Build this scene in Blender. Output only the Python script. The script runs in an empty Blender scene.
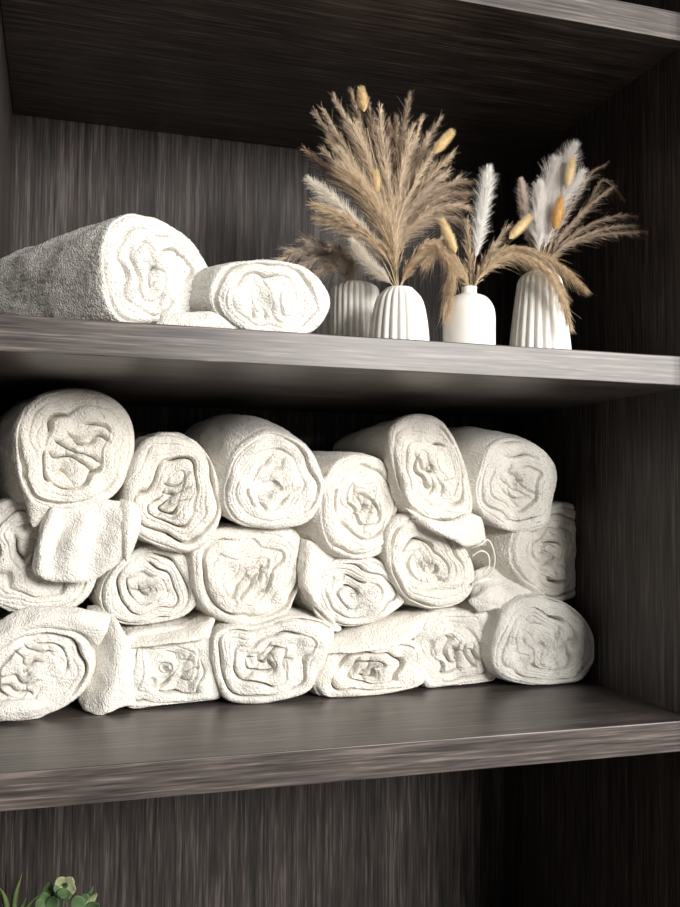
import bpy, math, random
import numpy as np

C = bpy.context.scene.collection
SC = bpy.context.scene
rng = np.random.default_rng(7)

# ------------------------------------------------------------------ camera
F_PX = 912.58
CAM = np.array([0.0, -0.93178, 0.26336])
FW = np.array([0.29394285, 0.95463287, 0.04768306])
RT = np.array([0.95559051, -0.29460568, 0.00736675])
UP = np.array([-0.02108024, -0.04340007, 0.99883535])
T = 0.036                    # board thickness
Z1 = 0.40154                 # underside of the middle shelf
Z2 = 0.83072                 # underside of the upper shelf
W = 0.73924                  # inner face of the right panel
XL = -0.07715                # inner face of the left panel
D = 0.49829                  # depth of the unit
ZB = -0.437                  # top of the bottom board
ZM = Z1 + T


def ray(px, py):
    v = FW * F_PX + RT * (px - 340.0) - UP * (py - 453.5)
    return v / np.linalg.norm(v)


def at(px, py, y):
    """point seen at photo position px, py, at depth y behind the shelf fronts"""
    d = ray(px, py)
    return CAM + d * ((y - CAM[1]) / d[1])


def at_plane(px, py, p0, n):
    d = ray(px, py)
    return CAM + d * (np.dot(p0 - CAM, n) / np.dot(d, n))


cd = bpy.data.cameras.new('camera')
cam = bpy.data.objects.new('camera', cd)
C.objects.link(cam)
from mathutils import Matrix, Vector
m = Matrix(((RT[0], UP[0], -FW[0], CAM[0]), (RT[1], UP[1], -FW[1], CAM[1]), (RT[2], UP[2], -FW[2], CAM[2]), (0, 0, 0, 1)))
cam.matrix_world = m
cd.sensor_fit = 'VERTICAL'
cd.sensor_height = 24
cd.lens = F_PX * 24 / 907.0
cd.clip_start = 0.02
SC.camera = cam

# ------------------------------------------------------------------ noise
_perm = np.arange(256)
np.random.default_rng(3).shuffle(_perm)
_perm = np.concatenate([_perm, _perm, _perm])
_g = np.random.default_rng(4).normal(size=(256, 3))
_g /= np.linalg.norm(_g, axis=1)[:, None]


def noise(P, seed=0):
    P = np.asarray(P, float) + seed * 17.31
    i = np.floor(P).astype(int)
    f = P - i
    u = f * f * f * (f * (f * 6 - 15) + 10)
    i &= 255

    def gr(dx, dy, dz):
        h = _perm[_perm[_perm[(i[..., 0] + dx) & 255] + ((i[..., 1] + dy) & 255)] + ((i[..., 2] + dz) & 255)]
        return (_g[h] * (f - np.array([dx, dy, dz]))).sum(-1)
    a = gr(0, 0, 0) * (1 - u[..., 0]) + gr(1, 0, 0) * u[..., 0]
    b = gr(0, 1, 0) * (1 - u[..., 0]) + gr(1, 1, 0) * u[..., 0]
    c = gr(0, 0, 1) * (1 - u[..., 0]) + gr(1, 0, 1) * u[..., 0]
    d = gr(0, 1, 1) * (1 - u[..., 0]) + gr(1, 1, 1) * u[..., 0]
    e = a * (1 - u[..., 1]) + b * u[..., 1]
    g = c * (1 - u[..., 1]) + d * u[..., 1]
    return (e * (1 - u[..., 2]) + g * u[..., 2]) * 1.6


def n2(x, y, s, seed=0, z=0.0):
    P = np.stack([x * s, y * s, np.zeros_like(x) + z], -1)
    return noise(P, seed)


# ------------------------------------------------------------------ mesh helpers
def link(name, V, Fc, mat, parent=None, smooth=True):
    me = bpy.data.meshes.new(name)
    V = np.asarray(V, dtype=np.float32)
    if isinstance(Fc, np.ndarray):
        k = Fc.shape[1]
        me.vertices.add(len(V))
        me.vertices.foreach_set('co', V.ravel())
        me.loops.add(Fc.size)
        me.loops.foreach_set('vertex_index', Fc.astype(np.int32).ravel())
        me.polygons.add(len(Fc))
        me.polygons.foreach_set('loop_start', np.arange(0, Fc.size, k, dtype=np.int32))
        me.polygons.foreach_set('loop_total', np.full(len(Fc), k, dtype=np.int32))
        me.update(calc_edges=True)
        me.validate()
    else:
        me.from_pydata([tuple(map(float, v)) for v in V], [], Fc)
    if smooth:
        me.polygons.foreach_set('use_smooth', np.ones(len(me.polygons), dtype=bool))
    me.materials.append(mat)
    o = bpy.data.objects.new(name, me)
    C.objects.link(o)
    if parent is not None:
        o.parent = parent
        o.matrix_parent_inverse = Matrix.Translation(-parent.location)
    return o


def tag(o, label=None, cat=None, group=None, kind=None):
    if label: o['label'] = label
    if cat: o['category'] = cat
    if group: o['group'] = group
    if kind: o['kind'] = kind
    return o


def empty(name, loc):
    o = bpy.data.objects.new(name, None)
    o.location = tuple(float(v) for v in loc)
    o.empty_display_size = 0.05
    C.objects.link(o)
    return o


def box(name, lo, hi, mat, parent=None, bevel=0.0012):
    x0, y0, z0 = lo
    x1, y1, z1 = hi
    V = [(x0, y0, z0), (x1, y0, z0), (x1, y1, z0), (x0, y1, z0), (x0, y0, z1), (x1, y0, z1), (x1, y1, z1), (x0, y1, z1)]
    Fc = [(0, 3, 2, 1), (4, 5, 6, 7), (0, 1, 5, 4), (1, 2, 6, 5), (2, 3, 7, 6), (3, 0, 4, 7)]
    o = link(name, V, Fc, mat, parent, smooth=False)
    if bevel:
        b = o.modifiers.new('bevel', 'BEVEL')
        b.width = bevel
        b.segments = 2
        b.limit_method = 'ANGLE'
    return o


def catmull(P, n, closed=False):
    P = np.asarray(P, float)
    K = len(P)
    out = []
    segs = K if closed else K - 1
    t = np.linspace(0, 1, n, endpoint=False)[:, None]
    for i in range(segs):
        if closed:
            a, b, c, d = P[(i - 1) % K], P[i], P[(i + 1) % K], P[(i + 2) % K]
        else:
            b, c = P[i], P[i + 1]
            a = P[i - 1] if i > 0 else 2 * b - c
            d = P[i + 2] if i + 2 < K else 2 * c - b
        out.append(0.5 * ((2 * b) + (c - a) * t + (2 * a - 5 * b + 4 * c - d) * t * t + (3 * b - a - 3 * c + d) * t ** 3))
    R = np.concatenate(out)
    if not closed:
        R = np.concatenate([R, P[-1:]])
    return R


# ------------------------------------------------------------------ materials
def new_mat(name):
    mt = bpy.data.materials.new(name)
    mt.use_nodes = True
    nt = mt.node_tree
    return mt, nt, nt.nodes['Principled BSDF']


def ramp(nt, stops, pos=(0, 0)):
    r = nt.nodes.new('ShaderNodeValToRGB')
    el = r.color_ramp.elements
    el[0].position, el[0].color = stops[0][0], (*stops[0][1], 1)
    el[1].position, el[1].color = stops[-1][0], (*stops[-1][1], 1)
    for p, c in stops[1:-1]:
        e = el.new(p)
        e.color = (*c, 1)
    return r


def wood(name, axis, gain=1.0, rough=0.42, spec=0.45):
    mt, nt, b = new_mat(name)
    N, L = nt.nodes, nt.links
    tc = N.new('ShaderNodeTexCoord')
    sc = [330.0, 330.0, 330.0]
    sc2 = [120.0, 120.0, 120.0]
    sc3 = [22.0, 22.0, 22.0]
    sc[axis] = 11.0
    sc2[axis] = 2.5
    sc3[axis] = 0.8
    outs = []
    for s, det in ((sc, 3), (sc2, 4), (sc3, 2)):
        mp = N.new('ShaderNodeMapping')
        mp.inputs['Scale'].default_value = s
        L.new(tc.outputs['Object'], mp.inputs['Vector'])
        nz = N.new('ShaderNodeTexNoise')
        nz.inputs['Scale'].default_value = 1.0
        nz.inputs['Detail'].default_value = det
        nz.inputs['Roughness'].default_value = 0.6
        nz.inputs['Distortion'].default_value = 0.15
        L.new(mp.outputs[0], nz.inputs['Vector'])
        outs.append(nz.outputs['Fac'])
    a = N.new('ShaderNodeMath'); a.operation = 'MULTIPLY_ADD'
    L.new(outs[0], a.inputs[0]); a.inputs[1].default_value = 0.58
    a2 = N.new('ShaderNodeMath'); a2.operation = 'MULTIPLY_ADD'
    L.new(outs[1], a2.inputs[0]); a2.inputs[1].default_value = 0.32
    a3 = N.new('ShaderNodeMath'); a3.operation = 'MULTIPLY'
    L.new(outs[2], a3.inputs[0]); a3.inputs[1].default_value = 0.10
    L.new(a3.outputs[0], a2.inputs[2]); L.new(a2.outputs[0], a.inputs[2])
    g = gain
    r = ramp(nt, [(0.40, (0.026 * g, 0.024 * g, 0.0225 * g)), (0.47, (0.064 * g, 0.052 * g, 0.048 * g)), (0.54, (0.102 * g, 0.084 * g, 0.077 * g)), (0.60, (0.190 * g, 0.160 * g, 0.147 * g))])
    L.new(a.outputs[0], r.inputs[0])
    L.new(r.outputs[0], b.inputs['Base Color'])
    b.inputs['Roughness'].default_value = rough
    b.inputs['Specular IOR Level'].default_value = spec
    bp = N.new('ShaderNodeBump')
    bp.inputs['Strength'].default_value = 0.30
    bp.inputs['Distance'].default_value = 0.0006
    L.new(a.outputs[0], bp.inputs['Height'])
    L.new(bp.outputs[0], b.inputs['Normal'])
    return mt


def terry(name, col=(0.85, 0.825, 0.765), strength=0.75):
    mt, nt, b = new_mat(name)
    N, L = nt.nodes, nt.links
    tc = N.new('ShaderNodeTexCoord')
    v = N.new('ShaderNodeTexVoronoi')
    v.inputs['Scale'].default_value = 520
    n1 = N.new('ShaderNodeTexNoise')
    n1.inputs['Scale'].default_value = 330
    n1.inputs['Detail'].default_value = 3
    L.new(tc.outputs['Object'], v.inputs['Vector'])
    L.new(tc.outputs['Object'], n1.inputs['Vector'])
    mx = N.new('ShaderNodeMath'); mx.operation = 'MULTIPLY_ADD'
    L.new(v.outputs['Distance'], mx.inputs[0]); mx.inputs[1].default_value = -0.6
    L.new(n1.outputs['Fac'], mx.inputs[2])
    bp = N.new('ShaderNodeBump')
    bp.inputs['Strength'].default_value = strength
    bp.inputs['Distance'].default_value = 0.0026
    L.new(mx.outputs[0], bp.inputs['Height'])
    L.new(bp.outputs[0], b.inputs['Normal'])
    n3 = N.new('ShaderNodeTexNoise')
    n3.inputs['Scale'].default_value = 260
    n3.inputs['Detail'].default_value = 2
    L.new(tc.outputs['Object'], n3.inputs['Vector'])
    r = ramp(nt, [(0.3, tuple(c * 0.90 for c in col)), (0.6, col)])
    L.new(n3.outputs['Fac'], r.inputs[0])
    L.new(r.outputs[0], b.inputs['Base Color'])
    b.inputs['Roughness'].default_value = 0.95
    b.inputs['Specular IOR Level'].default_value = 0.1
    b.inputs['Sheen Weight'].default_value = 0.25
    b.inputs['Sheen Roughness'].default_value = 0.5
    return mt


def plain(name, col, rough=0.5, spec=0.4, var=0.0, scale=60, trans=0.0):
    mt, nt, b = new_mat(name)
    N, L = nt.nodes, nt.links
    tc = N.new('ShaderNodeTexCoord')
    nz = N.new('ShaderNodeTexNoise')
    nz.inputs['Scale'].default_value = scale
    nz.inputs['Detail'].default_value = 3
    L.new(tc.outputs['Object'], nz.inputs['Vector'])
    r = ramp(nt, [(0.3, tuple(c * (1 - var) for c in col)), (0.7, tuple(min(1, c * (1 + var)) for c in col))])
    L.new(nz.outputs['Fac'], r.inputs[0])
    L.new(r.outputs[0], b.inputs['Base Color'])
    b.inputs['Roughness'].default_value = rough
    b.inputs['Specular IOR Level'].default_value = spec
    if trans:
        b.inputs['Subsurface Weight'].default_value = 0
        b.inputs['Transmission Weight'].default_value = 0
    return mt


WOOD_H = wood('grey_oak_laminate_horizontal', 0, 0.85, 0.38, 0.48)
WOOD_V = wood('grey_oak_laminate_vertical_shaded', 2, 0.54, 0.5, 0.25)  # same laminate, darkened: the shade inside the bays is put into its colour
TERRY = terry('white_terry')
TERRY_B = terry('cream_terry', (0.84, 0.805, 0.735))
TERRY_F = terry('white_fluffy_terry', (0.80, 0.78, 0.73), 0.7)
BAND = terry('woven_band_cotton', (0.82, 0.80, 0.75), 0.3)

# ------------------------------------------------------------------ the shelving unit
unit = empty('shelving_unit', (0.33, 0.25, ZB - T))
tag(unit, 'dark grey-brown wood grain shelving unit holding the towels and vases', 'shelving unit')
XR0, XL0 = W + T, XL - T
PF = -0.03
box('side_panel', (W, PF, ZB - T), (XR0, D, 1.30), WOOD_V, unit)
box('side_panel', (XL0, PF, ZB - T), (XL, D, 1.30), WOOD_V, unit)
box('back_panel', (XL0, D, ZB - T), (XR0, D + 0.018, 1.30), WOOD_V, unit)
e = 0.0005
for nm, z0 in (('shelf', -T), ('shelf', Z1), ('shelf', ZB - T)):
    box(nm, (XL + e, 0, z0), (W - e, D - e, z0 + T), WOOD_H, unit)
up = box('shelf', (XL + e, 0.026, Z2 + 0.003), (W - e, D - e, Z2 + T), WOOD_H, unit)
box('front_edge', (XL + e, 0, Z2), (W - e, 0.0255, Z2 + T), WOOD_H, up)

# ------------------------------------------------------------------ towels
def settle(V, floor):
    """cloth lies flat where it presses against the boards around it"""
    V = V.copy()
    V[..., 0] = np.clip(V[..., 0], XL + 0.0015, W - 0.0015)
    V[..., 1] = np.minimum(V[..., 1], D - 0.002)
    V[..., 2] = np.maximum(V[..., 2], floor + 0.0005)
    if floor < 0.1:
        V[..., 2] = np.minimum(V[..., 2], Z1 - 0.001)
    return V


def roll(label, px, c, yf, yaw=0.0, N=4.0, dr=1, ph=0.0, L=0.27, seed=1, back=(0, 0), wa=0.010, G=0.012,
         mat=None, nth=300, ns=88, jit=0.00034, tilt=0.0, bulge=0.004, cx=0.5, group=None, sq=1.0, hole=0.6):
    mat = mat or TERRY
    ya = math.radians(yaw)
    ta = math.radians(tilt)
    ax = np.array([-math.sin(ya) * math.cos(ta), math.cos(ya) * math.cos(ta), math.sin(ta)])
    u = np.cross(ax, [0, 0, 1.0]); u /= np.linalg.norm(u)
    v = np.cross(u, ax)
    P0 = at(c[0], c[1], yf)
    crv = catmull(np.array(px, float), 12, closed=True)
    Q = np.array([at_plane(a, b, P0, ax) - P0 for a, b in crv])
    qu, qv = Q @ u, Q @ v
    th = np.arctan2(qv, qu)
    rr = np.hypot(qu, qv)
    o = np.argsort(th)
    th, rr = th[o], rr[o]
    thg = np.linspace(-math.pi, math.pi, nth, endpoint=False)
    R = np.interp(thg, np.concatenate([th - 2 * math.pi, th, th + 2 * math.pi]), np.concatenate([rr, rr, rr]))
    k = np.array([1, 2, 3, 2, 1.0]); k /= k.sum()
    Rp = np.concatenate([R[-2:], R, R[:2]])
    R = np.convolve(Rp, k, 'valid')
    # wobble of the outline
    R = R * (1 + 0.012 * n2(np.cos(thg) * 2, np.sin(thg) * 2, 1.2, seed))
    R = R * 1.02
    Rm = R.mean()
    s = np.linspace(0.0, 1.0, ns + 1)[1:]
    S, TH = np.meshgrid(s, thg, indexing='ij')
    RR = np.broadcast_to(R, S.shape)
    X = S * RR * np.cos(TH)
    Y = S * RR * np.sin(TH)
    # domain warp: folds get irregular towards the middle
    amp = wa * 1.25 * (1 - S ** 1.4)
    wx = amp * (1.8 * n2(X, Y, 14, seed, 1.1) + 0.85 * n2(X, Y, 36, seed, 7.7))
    wy = amp * (1.8 * n2(X, Y, 14, seed, 4.4) + 0.85 * n2(X, Y, 36, seed, 9.2))
    Xw, Yw = X + wx, Y + wy
    thw = np.arctan2(Yw, Xw)
    Rw = np.interp(thw, np.concatenate([thg - 2 * math.pi, thg, thg + 2 * math.pi]), np.concatenate([R, R, R]))
    rho = np.hypot(Xw, Yw) / Rw
    rho = rho ** sq
    # secondary pleats in the core
    pl = 0.55 * n2(X, Y, 36, seed + 3, 3.0) * np.clip(1.1 - rho, 0, 1)
    l = N * rho + dr * thw / (2 * math.pi) + ph + pl
    li = np.floor(l)
    f = l - li
    t = np.minimum(f, 1 - f)
    q = 1 - 2 * t
    gn = n2(X, Y, 20, seed + 5, 2.0)
    Gm = G * (0.80 + 0.9 * gn)
    # every layer stands out by its own amount
    wind = li - dr * thw / (2 * math.pi)
    off = 0.007 * n2(wind, wind * 0 + 0.3, 1.9, seed + 30, 0.4)
    sm = np.clip(t / 0.12, 0, 1)
    sm = sm * sm * (3 - 2 * sm)
    core = np.clip((0.58 - rho) / 0.16, 0, 1)
    core = core * core * (3 - 2 * core) * (0.35 + 0.6 * ((seed * 0.377) % 1.0))
    dep = 0.55 * (1 - core) * Gm * (1 - np.sqrt(np.clip(1 - q ** 3.5, 0, 1))) + off * sm
    dep += 0.010 * (1 - core) * np.clip(0.55 + 1.9 * gn, 0, 1) * np.exp(-(t / 0.040) ** 2)
    # the core is pleated: a few fat ridges bent back and forth
    ca = seed * 1.7
    Xc = X + 0.016 * n2(X, Y, 24, seed + 40, 1.5) + 0.010 * n2(X, Y, 50, seed + 41, 2.5)
    Yc = Y + 0.016 * n2(X, Y, 24, seed + 42, 3.5) + 0.010 * n2(X, Y, 50, seed + 43, 4.5)
    pp = (Xc * math.cos(ca) + Yc * math.sin(ca)) / 0.0170 + 0.3
    pi_ = np.floor(pp)
    pt = np.minimum(pp - pi_, 1 - (pp - pi_))
    pq = 1 - 2 * pt
    pw = np.clip(0.5 + 1.8 * n2(X, Y, 26, seed + 44, 5.5), 0.12, 1.2)
    dep += core * (0.0120 * (1 - np.sqrt(np.clip(1 - pq ** 2.4, 0, 1))) + 0.007 * np.exp(-(pt / 0.07) ** 2)) * pw
    # here and there the layers gape and leave a dark slot
    gap = np.clip((n2(X, Y, 24, seed + 6, 1.0) - 0.22) * 5, 0, 1) * np.clip(1.25 - S, 0, 1)
    dep += 0.026 * gap * np.exp(-(t / 0.075) ** 2)
    # doubled cloth: a shallow line along the middle of a layer
    msk = np.clip(0.35 + 2.0 * n2(X, Y, 14, seed + 8, 5.0), 0, 1)
    dep += 0.0042 * np.exp(-((0.5 - t) / 0.035) ** 2) * msk * (1 - core)
    msk2 = np.clip(0.15 + 2.2 * n2(X, Y, 15, seed + 14, 8.0), 0, 1)
    dep += 0.0022 * np.exp(-((0.24 - t) / 0.028) ** 2) * msk2 * (1 - core)
    # soft crumples
    dep += (0.0075 * n2(X, Y, 22, seed + 9, 0.3) + 0.0045 * n2(X, Y, 42, seed + 17, 0.7)) * (1 - S ** 5) + 0.0012 * n2(X, Y, 70, seed + 10, 0.9)
    # the middle of the roll sinks a little
    dep += hole * 0.010 * np.exp(-(rho / 0.35) ** 2) - 0.004 * (1 - S ** 2)
    dep = dep * (1 - 0.75 * S ** 18)
    # creases that cut across the layers
    cz = n2(Xw, Yw, 19, seed + 15, 3.3)
    dep += 0.0022 * np.exp(-(cz / 0.09) ** 2) * np.clip(n2(X, Y, 17, seed + 16, 2.2) * 3, 0, 1) * (1 - S ** 8)
    fr = 0.16
    qq = np.clip((S - (1 - fr)) / fr, 0, 1)
    dep += 0.0075 * (1 - np.sqrt(np.clip(1 - qq ** 2.4, 0, 1)))
    jr = np.random.default_rng(seed + 50)
    dep = dep + jr.normal(size=dep.shape) * jit * 1.2
    sc_in = 1.0
    cap = P0 + X[..., None] * u * sc_in + Y[..., None] * v * sc_in + dep[..., None] * ax
    centre = P0 + ax * dep[0].mean()
    # the body
    nb = 54
    d0 = dep[-1]
    sb = np.linspace(0, 1, nb + 1)[1:]
    rings = []
    bu, bv = back
    for i, w in enumerate(sb):
        w2 = w ** 1.25
        d = d0 * (1 - w) + L * w2
        ease = 1 - (1 - w) ** 2.2
        Rr = R * (1 + bulge / Rm * math.sin(math.pi * min(1, w * 1.1)) * 1.0)
        nzv = noise(np.stack([np.cos(thg) * 1.7, np.sin(thg) * 1.7, np.full(nth, w2 * L * 14)], -1), seed + 20)
        nzw = noise(np.stack([np.cos(thg) * 5, np.sin(thg) * 5, np.full(nth, w2 * L * 26)], -1), seed + 21)
        Rr = Rr + (0.0035 * nzv + 0.0014 * nzw) * min(1, w * 8)
        # the free edge of the cloth runs along the body
        endth = math.atan2(math.sin((-ph - N) * 2 * math.pi * dr), math.cos((-ph - N) * 2 * math.pi * dr))
        dth = (thg - endth + math.pi) % (2 * math.pi) - math.pi
        Rr = Rr - 0.0035 * np.exp(-(dth / 0.035) ** 2)
        Rr = Rr + jr.normal(size=nth) * jit
        if w > 0.93:
            ww = (w - 0.93) / 0.07
            Rr = Rr * math.sqrt(max(0.02, 1 - 0.35 * ww * ww))
        cen = P0 + u * bu * ease + v * bv * ease
        rings.append(cen + (Rr * np.cos(thg))[:, None] * u + (Rr * np.sin(thg))[:, None] * v + d[:, None] * ax)
    for kk in (0.55, 0.2):
        last = rings[nb - 1]
        cc = last.mean(0)
        rings.append(cc + (last - cc) * kk)
    A = np.concatenate([cap.reshape(-1, 3)] + [np.asarray(rings).reshape(-1, 3)])
    nr = ns + len(rings)
    V = np.concatenate([A, centre[None], rings[-1].mean(0)[None]])
    V = settle(V, ZM if P0[2] > Z1 else 0.0)
    i = np.arange(nr - 1)[:, None] * nth
    j = np.arange(nth)[None]
    j2 = (j + 1) % nth
    quad = np.stack([i + j, i + nth + j, i + nth + j2, i + j2], -1).reshape(-1, 4)
    ci = len(A)
    jj = np.arange(nth)
    c1 = np.stack([np.full(nth, ci), jj, (jj + 1) % nth, (jj + 1) % nth], -1)
    b0 = (nr - 1) * nth
    c2 = np.stack([np.full(nth, ci + 1), b0 + (jj + 1) % nth, b0 + jj, b0 + jj], -1)
    # end fans are triangles: build them as a from_pydata-free mixed mesh
    me = bpy.data.meshes.new('rolled_towel')
    me.vertices.add(len(V))
    me.vertices.foreach_set('co', (V - P0).astype(np.float32).ravel())
    nl = quad.size + 6 * nth
    me.loops.add(nl)
    idx = np.concatenate([quad.ravel(), c1[:, :3].ravel(), c2[:, :3].ravel()]).astype(np.int32)
    me.loops.foreach_set('vertex_index', idx)
    me.polygons.add(len(quad) + 2 * nth)
    ls = np.concatenate([np.arange(0, quad.size, 4), quad.size + np.arange(0, 6 * nth, 3)]).astype(np.int32)
    lt = np.concatenate([np.full(len(quad), 4), np.full(2 * nth, 3)]).astype(np.int32)
    me.polygons.foreach_set('loop_start', ls)
    me.polygons.foreach_set('loop_total', lt)
    me.update(calc_edges=True)
    me.polygons.foreach_set('use_smooth', np.ones(len(me.polygons), dtype=bool))
    me.materials.append(mat)
    ob = bpy.data.objects.new('rolled_towel', me)
    ob.location = tuple(P0)
    C.objects.link(ob)
    tag(ob, label, 'towel', group)
    return ob


def sheet(name, grid, parent, mat, th=0.006, n=10, seed=1, wr=0.0025, label=None, raw=False):
    """a piece of thick cloth over a grid of control points (photo x, y, depth); thickness goes away from the viewer"""
    Gd = np.array([[(p if raw else at(*p)) for p in row] for row in grid], float)
    A = np.array([catmull(r, n) for r in Gd])
    B = np.array([catmull(A[:, k], n) for k in range(A.shape[1])])      # (cols, rows, 3)
    B = B.transpose(1, 0, 2)
    nr, nc = B.shape[:2]
    du = np.gradient(B, axis=1)
    dv = np.gradient(B, axis=0)
    nrm = np.cross(du, dv)
    nrm /= np.linalg.norm(nrm, axis=2)[..., None] + 1e-12
    if (nrm[nr // 2, nc // 2] @ (CAM - B[nr // 2, nc // 2])) < 0:
        nrm = -nrm
    nz = noise(B * 38, seed) * wr + noise(B * 90, seed + 1) * wr * 0.35
    jr = np.random.default_rng(seed)
    I, J = np.meshgrid(np.linspace(0, 1, nr), np.linspace(0, 1, nc), indexing='ij')
    ed = np.minimum(np.minimum(I, 1 - I) * nr, np.minimum(J, 1 - J) * nc)
    ed = np.clip(ed / 3.0, 0, 1)
    half = th / 2 * np.sqrt(1 - (1 - ed) ** 2)
    mid = B - nrm * th / 2 + nrm * nz[..., None]
    F_ = mid + nrm * (half + jr.normal(size=half.shape) * 0.0002)[..., None]
    K_ = mid - nrm * half[..., None]
    V = np.concatenate([F_.reshape(-1, 3), K_.reshape(-1, 3)])
    V = settle(V, ZM if V[:, 2].mean() > Z1 else 0.0)
    i = np.arange(nr - 1)[:, None] * nc
    j = np.arange(nc - 1)[None]
    q1 = np.stack([i + j, i + j + 1, i + nc + j + 1, i + nc + j], -1).reshape(-1, 4)
    q2 = q1[:, ::-1] + nr * nc
    o = link(name, V, np.concatenate([q1, q2]), mat, parent)
    if label: o['label'] = label
    w = o.modifiers.new('weld', 'WELD'); w.merge_threshold = 0.00002
    return o


def tubes(name, paths, r, mat, parent=None, sides=8):
    V, Fc = [], []
    for P in paths:
        P = catmull(np.array(P, float), 10)
        n = len(P)
        tg = np.gradient(P, axis=0)
        tg /= np.linalg.norm(tg, axis=1)[:, None]
        ref = np.array([0.3, 0.1, 0.95]) if abs(tg[0, 2]) < 0.9 else np.array([1.0, 0, 0])
        b0 = len(V)
        for k in range(n):
            a = np.cross(tg[k], ref); a /= np.linalg.norm(a)
            b = np.cross(tg[k], a)
            for s in range(sides):
                an = 2 * math.pi * s / sides
                V.append(P[k] + r * (math.cos(an) * a + math.sin(an) * b))
        for k in range(n - 1):
            for s in range(sides):
                s2 = (s + 1) % sides
                Fc.append((b0 + k * sides + s, b0 + k * sides + s2, b0 + (k + 1) * sides + s2, b0 + (k + 1) * sides + s))
        Fc.append(tuple(b0 + s for s in range(sides))[::-1])
        Fc.append(tuple(b0 + (n - 1) * sides + s for s in range(sides)))
    return link(name, V, Fc, mat, parent)


GT = 'rolled white towels stacked on the middle shelf'
GU = 'rolled white towels on the shelf above the pile'

# --- shelf above
roll('large fluffy rolled towel at the left above the pile, its side lying in grey shade',
     [(103, 262), (106, 238), (116, 223), (133, 214), (153, 216), (170, 223), (192, 238), (208, 260), (219, 286), (218, 303), (206, 314), (200, 324), (165, 329), (140, 328), (122, 320), (108, 300)],
     (150, 268), 0.070, yaw=33, N=3.6, dr=1, ph=0.15, L=0.27, seed=11, G=0.020, mat=TERRY_F, wa=0.013, back=(0.0, -0.006), jit=0.0005, group=GU)
u1 = C.objects[-1]
tw_u1 = bpy.data.objects['rolled_towel']
sheet('loose_end', [[(160, 312, .052), (190, 309, .052), (215, 311, .052), (236, 328, .052)],
                    [(158, 324, .045), (190, 325, .045), (215, 327, .045), (238, 331, .045)],
                    [(150, 332, .060), (190, 334, .060), (215, 336, .060), (236, 338, .060)]], tw_u1, TERRY_F, seed=3, th=0.009)
roll('smaller flattened rolled white towel between the large roll and the vases',
     [(212, 300), (214, 278), (228, 264), (255, 260), (285, 261), (308, 268), (325, 285), (331, 303), (323, 322), (308, 333), (280, 338), (250, 334), (228, 322)],
     (268, 298), 0.075, yaw=14, N=3.4, dr=-1, ph=0.4, L=0.27, seed=15, G=0.018, mat=TERRY_F, wa=0.013, back=(-0.01, 0.002), jit=0.0004, group=GU)

# --- pile, top row
A1 = roll('big rolled towel at the left end of the top row, its loose end hanging',
     [(18, 428), (27, 408), (43, 396), (65, 390), (95, 391), (118, 402), (131, 421), (135, 445), (130, 470), (120, 489), (104, 501), (84, 506), (62, 508), (40, 503), (25, 490), (18, 460)],
     (74, 452), 0.195, yaw=9, N=3.3, dr=1, ph=0.35, L=0.26, seed=21, wa=0.012, back=(-0.012, -0.004), mat=TERRY_B, group=GT)
roll('round rolled white towel in the top row, second from the left',
     [(123, 508), (127, 480), (136, 455), (150, 438), (172, 434), (196, 442), (212, 463), (221, 493), (221, 515), (210, 538), (190, 551), (168, 548), (146, 540), (130, 528)],
     (172, 494), 0.205, yaw=2, N=3.2, dr=-1, ph=0.1, L=0.26, seed=25, wa=0.012, mat=TERRY_B, group=GT)
A2 = bpy.data.objects['rolled_towel.003']
roll('rolled white towel with a dark shaded back, third from the left in the top row',
     [(224, 495), (228, 472), (235, 452), (249, 438), (268, 430), (291, 436), (310, 449), (322, 474), (325, 494), (318, 511), (305, 523), (281, 528), (258, 527), (240, 523), (228, 512)],
     (276, 482), 0.205, yaw=5, N=4.2, dr=-1, ph=0.6, L=0.25, seed=31, wa=0.011, back=(-0.018, 0.030), group=GT)
roll('rolled white towel sunk low between two taller rolls of the top row',
     [(322, 515), (325, 487), (337, 464), (359, 455), (382, 460), (398, 480), (402, 501), (393, 525), (388, 548), (372, 557), (350, 557), (330, 545)],
     (366, 505), 0.215, yaw=12, N=3.4, dr=1, ph=0.2, L=0.24, seed=35, wa=0.011, back=(-0.012, 0.004), mat=TERRY_B, group=GT)
A5 = roll('tall narrow rolled white towel standing on edge in the top row',
     [(390, 434), (400, 421), (421, 414), (441, 420), (455, 437), (465, 461), (471, 485), (474, 508), (467, 521), (448, 520), (425, 518), (409, 506), (400, 485), (393, 461)],
     (430, 466), 0.205, yaw=3, N=3.3, dr=-1, ph=0.5, L=0.25, seed=39, wa=0.013, back=(0.004, -0.010), mat=TERRY_B, group=GT)
roll('rolled white towel with a dark shaded back at the right end of the top row',
     [(478, 492), (482, 468), (489, 448), (505, 438), (529, 441), (549, 454), (559, 474), (555, 500), (551, 522), (538, 531), (515, 531), (493, 521), (481, 508)],
     (520, 480), 0.215, yaw=6, N=4.4, dr=1, ph=0.8, L=0.25, seed=43, wa=0.010, back=(-0.018, 0.020), group=GT)

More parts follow.
